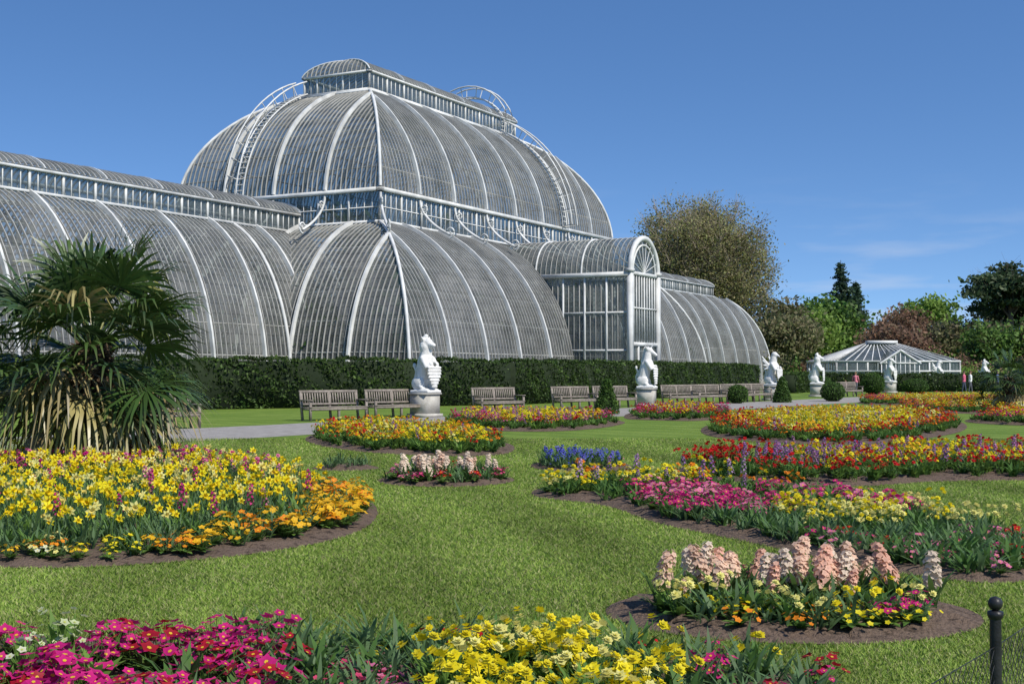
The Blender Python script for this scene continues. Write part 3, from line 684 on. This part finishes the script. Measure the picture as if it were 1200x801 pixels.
# ------------------------------------------------------------------ grass blades near the camera
def grass():
    n=600000; y=4.6*(30/4.6)**rng.uniform(0,1,n); x=rng.uniform(-1,1,n)*(y*.43+.4)
    P=np.stack([x,y],1); k=np.ones(n,bool)
    for b in BEDS[:9]+BEDS[-1:]:
        k&=~pip(P,b)
    P=P[k]; n=len(P)
    h=rng.uniform(.01,.026,n)*(1+P[:,1]*.02); wd=rng.uniform(.0025,.005,n)*(1+P[:,1]*.08); a_=rng.uniform(0,6.28,n); ln=rng.normal(0,.7,(n,2))*h[:,None]
    b=np.c_[P,np.zeros(n)]; s=np.c_[np.cos(a_)*wd,np.sin(a_)*wd,np.zeros(n)]
    v=np.stack([b-s,b+s,b+np.c_[ln,h]],1).reshape(-1,3)
    t=np.arange(n*3).reshape(-1,3)
    q=P[:,0]+.25*P[:,1]+.35*np.sin(P[:,1]*.35)
    nz=np.sin(P[:,0]*1.1+P[:,1]*.6)*np.sin(P[:,1]*.9)+.6*np.sin(P[:,0]*3.7-P[:,1]*2.1)*np.sin(P[:,1]*2.9+P[:,0])
    pat=.9+.12*nz+.12*np.tanh(3*np.sin(q*3.4))
    c=colmix(n,[(.28,.40,.065),(.34,.44,.085),(.21,.33,.05),(.40,.41,.16)],.2)*pat[:,None]
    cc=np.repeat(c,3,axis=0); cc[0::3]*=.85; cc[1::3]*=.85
    g=Acc(); g.add(v,t,cc); g.build('lawn_grass_blades',FLORA)
grass()

# ------------------------------------------------------------------ fan palm
def fan_palm(name,x,y,sc,nleaf=38,seed=1):
    rs=np.random.default_rng(seed); e=empty(name,(x,y,0)); e.scale=(sc,)*3
    tr=Acc(); ht=1.35
    tube(tr,[(0,0,0),(.03,.0,.5),(0,.03,1.0),(.02,0,ht)],[.19,.18,.19,.13],10,(.07,.05,.032))
    n=900; z=rs.uniform(0,ht,n); a_=rs.uniform(0,6.28,n); P=np.stack([.19*np.cos(a_),.19*np.sin(a_),z],1)
    scatter_leaves(tr,P,.09,colmix(n,[(.09,.06,.035),(.05,.035,.02),(.13,.09,.055)]),.25)
    tr.build('fibrous_trunk',BARK,e)
    lf=Acc()
    for k in range(nleaf):
        f=k/nleaf; azm=k*2.39996+rs.uniform(-.35,.35)
        el=math.radians(74-122*f**.9+rs.uniform(-14,14)); dead=f>.74 or rs.uniform()<.08
        pl_=rs.uniform(.55,.95)*(1.1 if f<.65 else .75); base=np.array([0,0,ht-.35*f])
        d=np.array([math.cos(azm)*math.cos(el),math.sin(azm)*math.cos(el),math.sin(el)])
        hub=base+d*pl_+np.array([0,0,-.16*pl_])
        gcol=np.array([(.045,.09,.02),(.065,.115,.025),(.035,.07,.022)][k%3])
        if dead: gcol=np.array([(.28,.24,.09),(.3,.24,.11),(.19,.2,.05)][k%3])
        tube(lf,[base,base+d*pl_*.5+np.array([0,0,.02]),hub],[.02,.014,.01],4,gcol*1.2)
        sd=np.cross(d,[0,0,1.]); sd/=np.linalg.norm(sd)+1e-6
        roll=rs.uniform(-.5,.5); up_=np.cross(sd,d); sd,up_=sd*math.cos(roll)+up_*math.sin(roll),up_*math.cos(roll)-sd*math.sin(roll)
        dd=d*1.0+np.array([0,0,-.35]); dd/=np.linalg.norm(dd)
        ns=28; bs=rs.uniform(.85,1.1)
        for j in range(ns):
            th=math.radians(-115+230*j/(ns-1)+rs.uniform(-2,2)); L=rs.uniform(.6,.78)*(1-.22*abs(th)/2.)*bs
            q=dd*math.cos(th)+sd*math.sin(th)+up_*(.22 if j%2 else .1); q/=np.linalg.norm(q)
            w0=.021; wv=np.cross(q,up_); wv/=np.linalg.norm(wv)+1e-6
            dr=(.75 if dead else .3)*rs.uniform(.4,1.8)
            p0=hub; p1=hub+q*L*.45; p2=hub+q*L*.75+np.array([0,0,-dr*.25*L]); p3=hub+q*L*.97+np.array([0,0,-dr*.85*L])
            A=[p0-wv*.004,p1-wv*w0,p2-wv*w0*.65,p3-wv*.002];B=[p0+wv*.004,p1+wv*w0+up_*.01,p2+wv*w0*.65,p3+wv*.002]
            c=gcol*rs.uniform(.7,1.35); cc=np.tile(c,(8,1))
            if not dead: cc[[3,7]]=cc[[3,7]]*.5+np.array([.1,.09,.03])*.8
            lf.quadstrip(A,B,cc)
    lf.build('fan_leaves',flora_mat('palm_leaf',.2,.4,.5),e)
fan_palm('fan_palm',-6.5,20.0,1.46,72,3)
fan_palm('fan_palm',19.6,51,1.0,34,5)

# ------------------------------------------------------------------ trees
def tree(name,x,y,H,cz,rx,rz,ncl,nleaf,ls,pal,tr=.4,twigs=0,flat=1.,csig=None,seed=0,bark=(.14,.11,.085),lean=0,up=.3,low=-.45,lump_=.12):
    rs=np.random.default_rng(seed); e=empty(name,(x,y,0)); wd=Acc(); lf=Acc()
    nmain=12; csig=csig or rx*.13
    def ell(n,lo,hi):
        v=rs.normal(size=(n,3)); v/=np.linalg.norm(v,axis=1,keepdims=True); v[:,2]=np.where(v[:,2]<low,-v[:,2]*.5,v[:,2])
        r=rs.uniform(lo,hi,n)**.6
        lump=1+lump_*np.sin(v[:,0]*5+seed)+lump_*.8*np.sin(v[:,1]*7+v[:,2]*6+seed)
        return v*(r*lump)[:,None]*[rx,rx,rz]+[lean,0,cz]
    mains=ell(nmain,.15,.45); mains[:,2]=np.maximum(mains[:,2],H*.25)
    fork=np.array([0,0,max(cz-rz*.75,H*.12)])
    tube(wd,[(0,0,0),fork*.5+[.1*tr,0,0],fork,(lean*.6,0,cz),(lean,0,cz+rz*.6)],[tr*1.25,tr,tr*.85,tr*.45,tr*.1],8,bark)
    for m in mains:
        st=fork+(np.array([lean,0,cz])-fork)*rs.uniform(0,.6); mid=(st+m)/2+[0,0,-.06*np.linalg.norm(m-st)]
        tube(wd,[st,mid,m],[tr*.4,tr*.26,tr*.14],5,bark)
    cl=ell(ncl,.2,1.0)
    for c in cl:
        m=mains[np.argmin(np.linalg.norm(mains-c,axis=1))]; mid=(m+c)/2+rs.normal(0,.03*rx,3)
        tube(wd,[m,mid,c],[tr*.13,tr*.08,tr*.035],3,bark)
        if twigs:
            out=c-np.array([lean,0,cz-rz*.5]); out/=np.linalg.norm(out)
            for k in range(twigs):
                d=out*.8+rs.normal(0,.55,3); d/=np.linalg.norm(d); L=rs.uniform(.6,1.3)*csig*1.9; p1=c+d*L*.5; 
                tube(wd,[c,p1,c+d*L+[0,0,.1*L]],[tr*.04,tr*.028,tr*.014],3,np.array(bark)*rs.uniform(.9,1.6))
    P=(np.repeat(cl,nleaf,axis=0)+rs.normal(size=(ncl*nleaf,3))*csig*[1,1,.75*flat])
    sh=np.repeat(rs.uniform(.65,1.3,ncl),nleaf)
    cols=colmix(len(P),pal,.2)*sh[:,None]
    scatter_leaves(lf,P,ls,cols,.6,up)
    wd.build('trunk_and_limbs',BARK,e); lf.build('crown_foliage',FLORA,e)
TW=[(.27,.25,.10),(.25,.27,.09),(.30,.26,.13),(.21,.22,.085)]
tree('budding_oak_tree',26.3,180,26,14.6,9.7,11.4,1000,80,.17,TW,.8,7,1.,1.0,11,(.24,.20,.15),low=-.8,lump_=.07,up=.6)
G1=[(.10,.19,.035),(.15,.25,.05),(.07,.13,.03)];G2=[(.16,.26,.045),(.22,.33,.07)];BR=[(.25,.14,.085),(.22,.13,.085),(.17,.12,.07)];OL=[(.19,.19,.085),(.23,.20,.11),(.14,.16,.06)]
tree('deciduous_tree',49,205,13,8,6.5,4.8,80,90,.40,G1,.35,0,1,1.1,12)
tree('deciduous_tree',43,190,12,6.8,5,4.8,70,80,.36,G2,.3,0,1,.95,13)
tree('deciduous_tree',37,175,11.5,6.4,4.4,4.8,70,80,.31,OL,.25,4,1,.85,14)
tree('budding_shrub_tree',57,188,10.5,6.2,6.0,4.0,110,90,.28,BR,.25,6,1,.9,15,(.24,.17,.13))
tree('budding_shrub_tree',49,165,7.5,4.4,4.2,3.0,70,80,.26,BR,.25,6,1,.8,16,(.24,.17,.13))
tree('deciduous_tree',66,205,13.5,10,4.4,3.6,60,80,.35,G2,.25,0,1,.8,17)
tree('budding_shrub_tree',64,180,10,5.5,5,3.9,80,80,.28,OL,.25,6,1,.9,18,(.24,.2,.15))
tree('cedar_tree',69.5,180,17,12.4,5.2,4.4,85,110,.36,[(.04,.075,.03),(.06,.10,.04),(.09,.12,.055)],.45,3,.35,1.0,19)
tree('cedar_tree',76,190,17,11,6,5.8,100,110,.38,[(.035,.07,.03),(.06,.095,.04),(.09,.12,.055)],.5,3,.4,1.1,20)
tree('deciduous_tree',73,150,8.5,4.6,4.5,3.6,80,80,.28,OL,.22,6,1,.85,21,(.2,.16,.12))
tree('deciduous_tree',31,150,9,5,3.6,3.6,70,80,.26,OL,.22,6,1,.75,22)
tree('deciduous_tree',60,160,8,4.5,4.5,3.2,60,80,.28,G1,.22,6,1,.85,23)
tree('budding_shrub_tree',66,158,8.5,4.8,3.6,3.4,60,80,.26,BR,.22,6,1,.8,26,(.24,.17,.13))
tree('deciduous_tree',84,175,14,8,7,5.5,80,90,.4,G1,.4,0,1,1.2,24)
tree('deciduous_tree',55,225,16,9,7,5.4,60,90,.42,G1,.35,0,1,1.2,25)
def conifer(name,x,y,H,R,seed):
    rs=np.random.default_rng(seed); e=empty(name,(x,y,0)); wd=Acc(); lf=Acc()
    tube(wd,[(0,0,0),(0,0,H*.5),(0,0,H)],[.4,.25,.04],6,(.06,.045,.035)); PP_=[]
    z=H*.15
    while z<H*.98:
        f=(z/H); r=R*(1-f)**.75
        for k in range(6):
            a_=rs.uniform(0,6.28); L=r*rs.uniform(.5,1.2); tip=np.array([L*math.cos(a_),L*math.sin(a_),z-.18*L]); b=np.array([0,0,z])
            tube(wd,[b,tip],[.06,.02],3,(.06,.045,.035))
            n=int(26*L)+8; t=rs.uniform(.15,1,n); PP_.append(b+(tip-b)*t[:,None]+rs.normal(0,.22,(n,3))*[1,1,.7])
        z+=.6
    P=np.concatenate(PP_); scatter_leaves(lf,P,.28,colmix(len(P),[(.03,.06,.035),(.045,.085,.04),(.06,.105,.055)],.3),.4)
    wd.build('trunk_and_limbs',BARK,e); lf.build('needles',FLORA,e)
conifer('conifer_tree',53.5,210,20,5.6,31); conifer('conifer_tree',57,214,17,5.0,32)
dt=Acc()
for k in range(230):
    x=rng.uniform(-230,260); y=rng.uniform(215,300)+abs(x)*.1; h=rng.uniform(7,12); r=rng.uniform(4,7)
    pal=[G1,BR,OL,G2,OL][k%5]
    cl=rng.normal(size=(18,3))*[r*.5,r*.5,h*.22]+[x,y,h*.55]
    P=np.repeat(cl,45,0)+rng.normal(size=(810,3))*[1.2,1.2,1.0]; P=P[P[:,2]>0]
    scatter_leaves(dt,P,.5,colmix(len(P),pal,.3)*rng.uniform(.75,1.1),.6,.3); tube(dt,[(x,y,0),(x,y,h*.6)],.3,4,(.1,.08,.06))
dt.build('distant_trees',FLORA)
sh=Acc()
for k in range(70):
    x=rng.uniform(22,80); y=130+rng.uniform(0,22)+x*.2; h=rng.uniform(1.6,4.6)
    if 29<x<46 and y<146: y+=14
    pal=[G1,BR,OL,BR,G2][k%5]
    cl=rng.normal(size=(10,3))*[1.3,1.3,h*.2]+[x,y,h*.5]; P=np.repeat(cl,70,0)+rng.normal(size=(700,3))*.5; P=P[P[:,2]>0]
    scatter_leaves(sh,P,.19,colmix(len(P),pal,.3),.6,.3)
sh.build('background_shrubbery',FLORA)

# ------------------------------------------------------------------ small white glasshouse
WH_=empty('white_glasshouse',(36.0,126,0),math.radians(4)); WH_.scale=(.9,.9,.93); wg=Acc(); wf=Acc(); wb=Acc()
hw,hd,ze,zr=6.6,5.,2.9,4.75
cn=[(-hw,-hd),(hw,-hd),(hw,hd),(-hw,hd)]
for (x1,y1),(x2,y2) in zip(cn,cn[1:]+cn[:1]):
    wg.quadstrip([(x1,y1,.6),(x2,y2,.6)],[(x1,y1,ze),(x2,y2,ze)]); box(wb,((x1+x2)/2,(y1+y2)/2,.3),((abs(x2-x1) or .2),(abs(y2-y1) or .2),.6))
    n=12
    for k in range(n+1): box(wf,(x1+(x2-x1)*k/n,y1+(y2-y1)*k/n,(ze+.6)/2),(.16 if k%3==0 else .09,.16 if k%3==0 else .09,ze-.6))
    for z in(.7,1.9,ze): box(wf,((x1+x2)/2,(y1+y2)/2,z),((abs(x2-x1) or .12)+.1,(abs(y2-y1) or .12)+.1,.16))
rg=[(-1.8,0,zr),(1.8,0,zr)]
def tri(a_,*ps): a_.add(ps,[(0,i,i+1) for i in range(1,len(ps)-1)])
c3=[(x,y,ze) for x,y in cn]
tri(wg,c3[0],c3[1],rg[1],rg[0]);tri(wg,c3[2],c3[3],rg[0],rg[1]);tri(wg,c3[1],c3[2],rg[1]);tri(wg,c3[3],c3[0],rg[0])
for k in range(15):
    f=k/14
    for y_,s in((-hd,1),(hd,-1)): tube(wf,[(-hw+2*hw*f,y_,ze+.05),(-1.8+3.6*f,0,zr+.05)],.06,4)
for k in range(11):
    f=k/10
    for s in(-1,1): tube(wf,[(s*hw,-hd+2*hd*f,ze+.05),(s*1.8,0,zr+.05)],.06,4)
tube(wf,[rg[0],rg[1]],.14,5); box(wf,(0,0,zr+.2),(3.2,1.2,.3))
gx=-.4
tri(wg,(gx-2,-hd-1.6,.3),(gx+2,-hd-1.6,.3),(gx+2,-hd-1.6,2.7),(gx,-hd-1.6,3.9),(gx-2,-hd-1.6,2.7))
tri(wg,(gx-2,-hd-1.6,2.7),(gx,-hd-1.6,3.9),(gx,-hd+2.6,3.9),(gx-2,-hd,2.7)); tri(wg,(gx+2,-hd-1.6,2.7),(gx,-hd-1.6,3.9),(gx,-hd+2.6,3.9),(gx+2,-hd,2.7))
for k in range(9):
    x=gx-2+4*k/8; hh=2.7+1.2*(1-abs(x-gx)/2); box(wf,(x,-hd-1.62,hh/2),(.08,.08,hh))
for s in(-1,1): tube(wf,[(gx+s*2.15,-hd-1.65,2.65),(gx,-hd-1.65,3.98)],.13,5)
box(wf,(gx,-hd-1.65,2.7),(4,.1,.14))
wg.build('glass_panes',M_glassdark,WH_); wf.build('white_frame',M_white,WH_); wb.build('base_wall',M_base,WH_)

# ------------------------------------------------------------------ wire fence
FE=empty('wire_mesh_fence'); fp=Acc(); fm=Acc()
A=np.array([1.05,3.55]);P1=np.array([1.60,4.3]);B=np.array([2.6,5.75])
for q in(P1,B):
    tube(fp,[(q[0],q[1],0),(q[0],q[1],.70)],.019,14); tube(fp,[(q[0],q[1],.69),(q[0],q[1],.70),(q[0],q[1],.715),(q[0],q[1],.72)],[.019,.026,.026,.012],14)
    zz=np.linspace(-1,1,9); tube(fp,[(q[0],q[1],.742+.024*k) for k in zz],.024*np.sqrt(np.clip(1-zz**2,.001,1)),14)
fp.build('iron_posts',M_iron,FE,False)
for a_,b_ in((A,P1),(P1,B)):
    L=np.linalg.norm(b_-a_); F=lambda s,z:(a_[0]+(b_[0]-a_[0])*s/L,a_[1]+(b_[1]-a_[1])*s/L,z)
    for z in(.03,.3,.60): tube(fm,[F(0,z),F(L,z)],.002,4)
    s=-.6
    while s<L:
        for sg in(1,-1):
            s0,s1=(s,s+.57); z0,z1=(.03,.6) if sg>0 else (.6,.03)
            c0,c1=max(s0,0),min(s1,L)
            if c1>c0: tube(fm,[F(c0,z0+(z1-z0)*(c0-s0)/.57),F(c1,z0+(z1-z0)*(c1-s0)/.57)],.0013,3)
        s+=.05
fm.build('wire_mesh',M_iron,FE)

# ------------------------------------------------------------------ visitors (far right)
def person_mat(top,bottom,hair):
    m,nt,out=new_mat('clothed_person'); tc=N(nt,'ShaderNodeTexCoord'); sp=N(nt,'ShaderNodeSeparateXYZ'); nt.links.new(tc.outputs['Object'],sp.inputs[0])
    dv=N(nt,'ShaderNodeMath',operation='DIVIDE'); nt.links.new(sp.outputs[2],dv.inputs[0]); dv.inputs[1].default_value=2.
    r=ramp(nt,dv.outputs[0],[(0,(.03,.03,.03)),(.045,bottom),(.45,top),(.73,(.5,.3,.22)),(.815,hair)],'CONSTANT')
    p=N(nt,'ShaderNodeBsdfPrincipled'); p.inputs['Roughness'].default_value=.8; nt.links.new(r.outputs[0],p.inputs['Base Color']); nt.links.new(p.outputs[0],out.inputs[0]); return m
def person(x,y,rz,top,bottom,hair,sc=1,stride=.12):
    bm=bmesh.new()
    for s in(-1,1):
        hip=(0,s*.09,.92);kn=(stride*s*.6,s*.1,.5);an=(stride*s*1.1,s*.1,.09)
        cap(bm,hip,kn,.09,.06);cap(bm,kn,an,.058,.04);cap(bm,an,(an[0]+.14,s*.11,.04),.04,.03)
        sh_=(0,s*.18,1.4);el=(-.04*s,s*.24,1.12);wr=(.1-.05*s,s*.23,.88)
        cap(bm,sh_,el,.055,.042);cap(bm,el,wr,.04,.028);cap(bm,wr,(wr[0]+.03,wr[1],.8),.03,.024)
        for f in range(4): cap(bm,(wr[0]+.01+.018*f,wr[1],.8),(wr[0]+.02+.018*f,wr[1]-s*.01,.73+.006*f),.01,.008)
        cap(bm,(wr[0]+.03,wr[1],.84),(wr[0]+.065,wr[1]-s*.02,.79),.011,.009)
    cap(bm,(0,-.06,.95),(0,.06,.95),.12,.12);cap(bm,(0,0,1.0),(0,0,1.33),.125,.14);cap(bm,(0,-.11,1.37),(0,.11,1.37),.085,.085)
    cap(bm,(0,0,1.42),(.01,0,1.55),.055,.05);sph(bm,(.015,0,1.62),(.095,.078,.12));sph(bm,(-.015,0,1.66),(.1,.088,.105));cap(bm,(.1,0,1.61),(.115,0,1.59),.015,.015)
    for s in(-1,1): sph(bm,(0,s*.08,1.61),(.02,.012,.03))
    me=bpy.data.meshes.new('person'); bm.to_mesh(me); bm.free(); me.materials.append(person_mat(top,bottom,hair))
    o=bpy.data.objects.new('person',me); COL.objects.link(o); o.location=(x,y,0); o.rotation_euler=(0,0,rz); o.scale=(sc,)*3
    r=o.modifiers.new('r','REMESH'); r.mode='VOXEL'; r.voxel_size=.016; r.use_smooth_shade=True
person(34.6,99,2.6,(.6,.12,.2),(.05,.06,.1),(.05,.03,.02)); person(35.3,99.6,2.8,(.7,.7,.68),(.1,.1,.12),(.12,.07,.03))
person(37.9,101,-.6,(.08,.12,.3),(.05,.05,.06),(.03,.02,.02)); person(26.3,99,1.0,(.65,.2,.25),(.12,.12,.14),(.2,.12,.05),.95)
person(39.5,103,2.0,(.7,.68,.6),(.15,.2,.3),(.1,.06,.03)); person(25.4,98.5,.4,(.75,.35,.45),(.4,.38,.34),(.1,.06,.03),.6)
print('done')
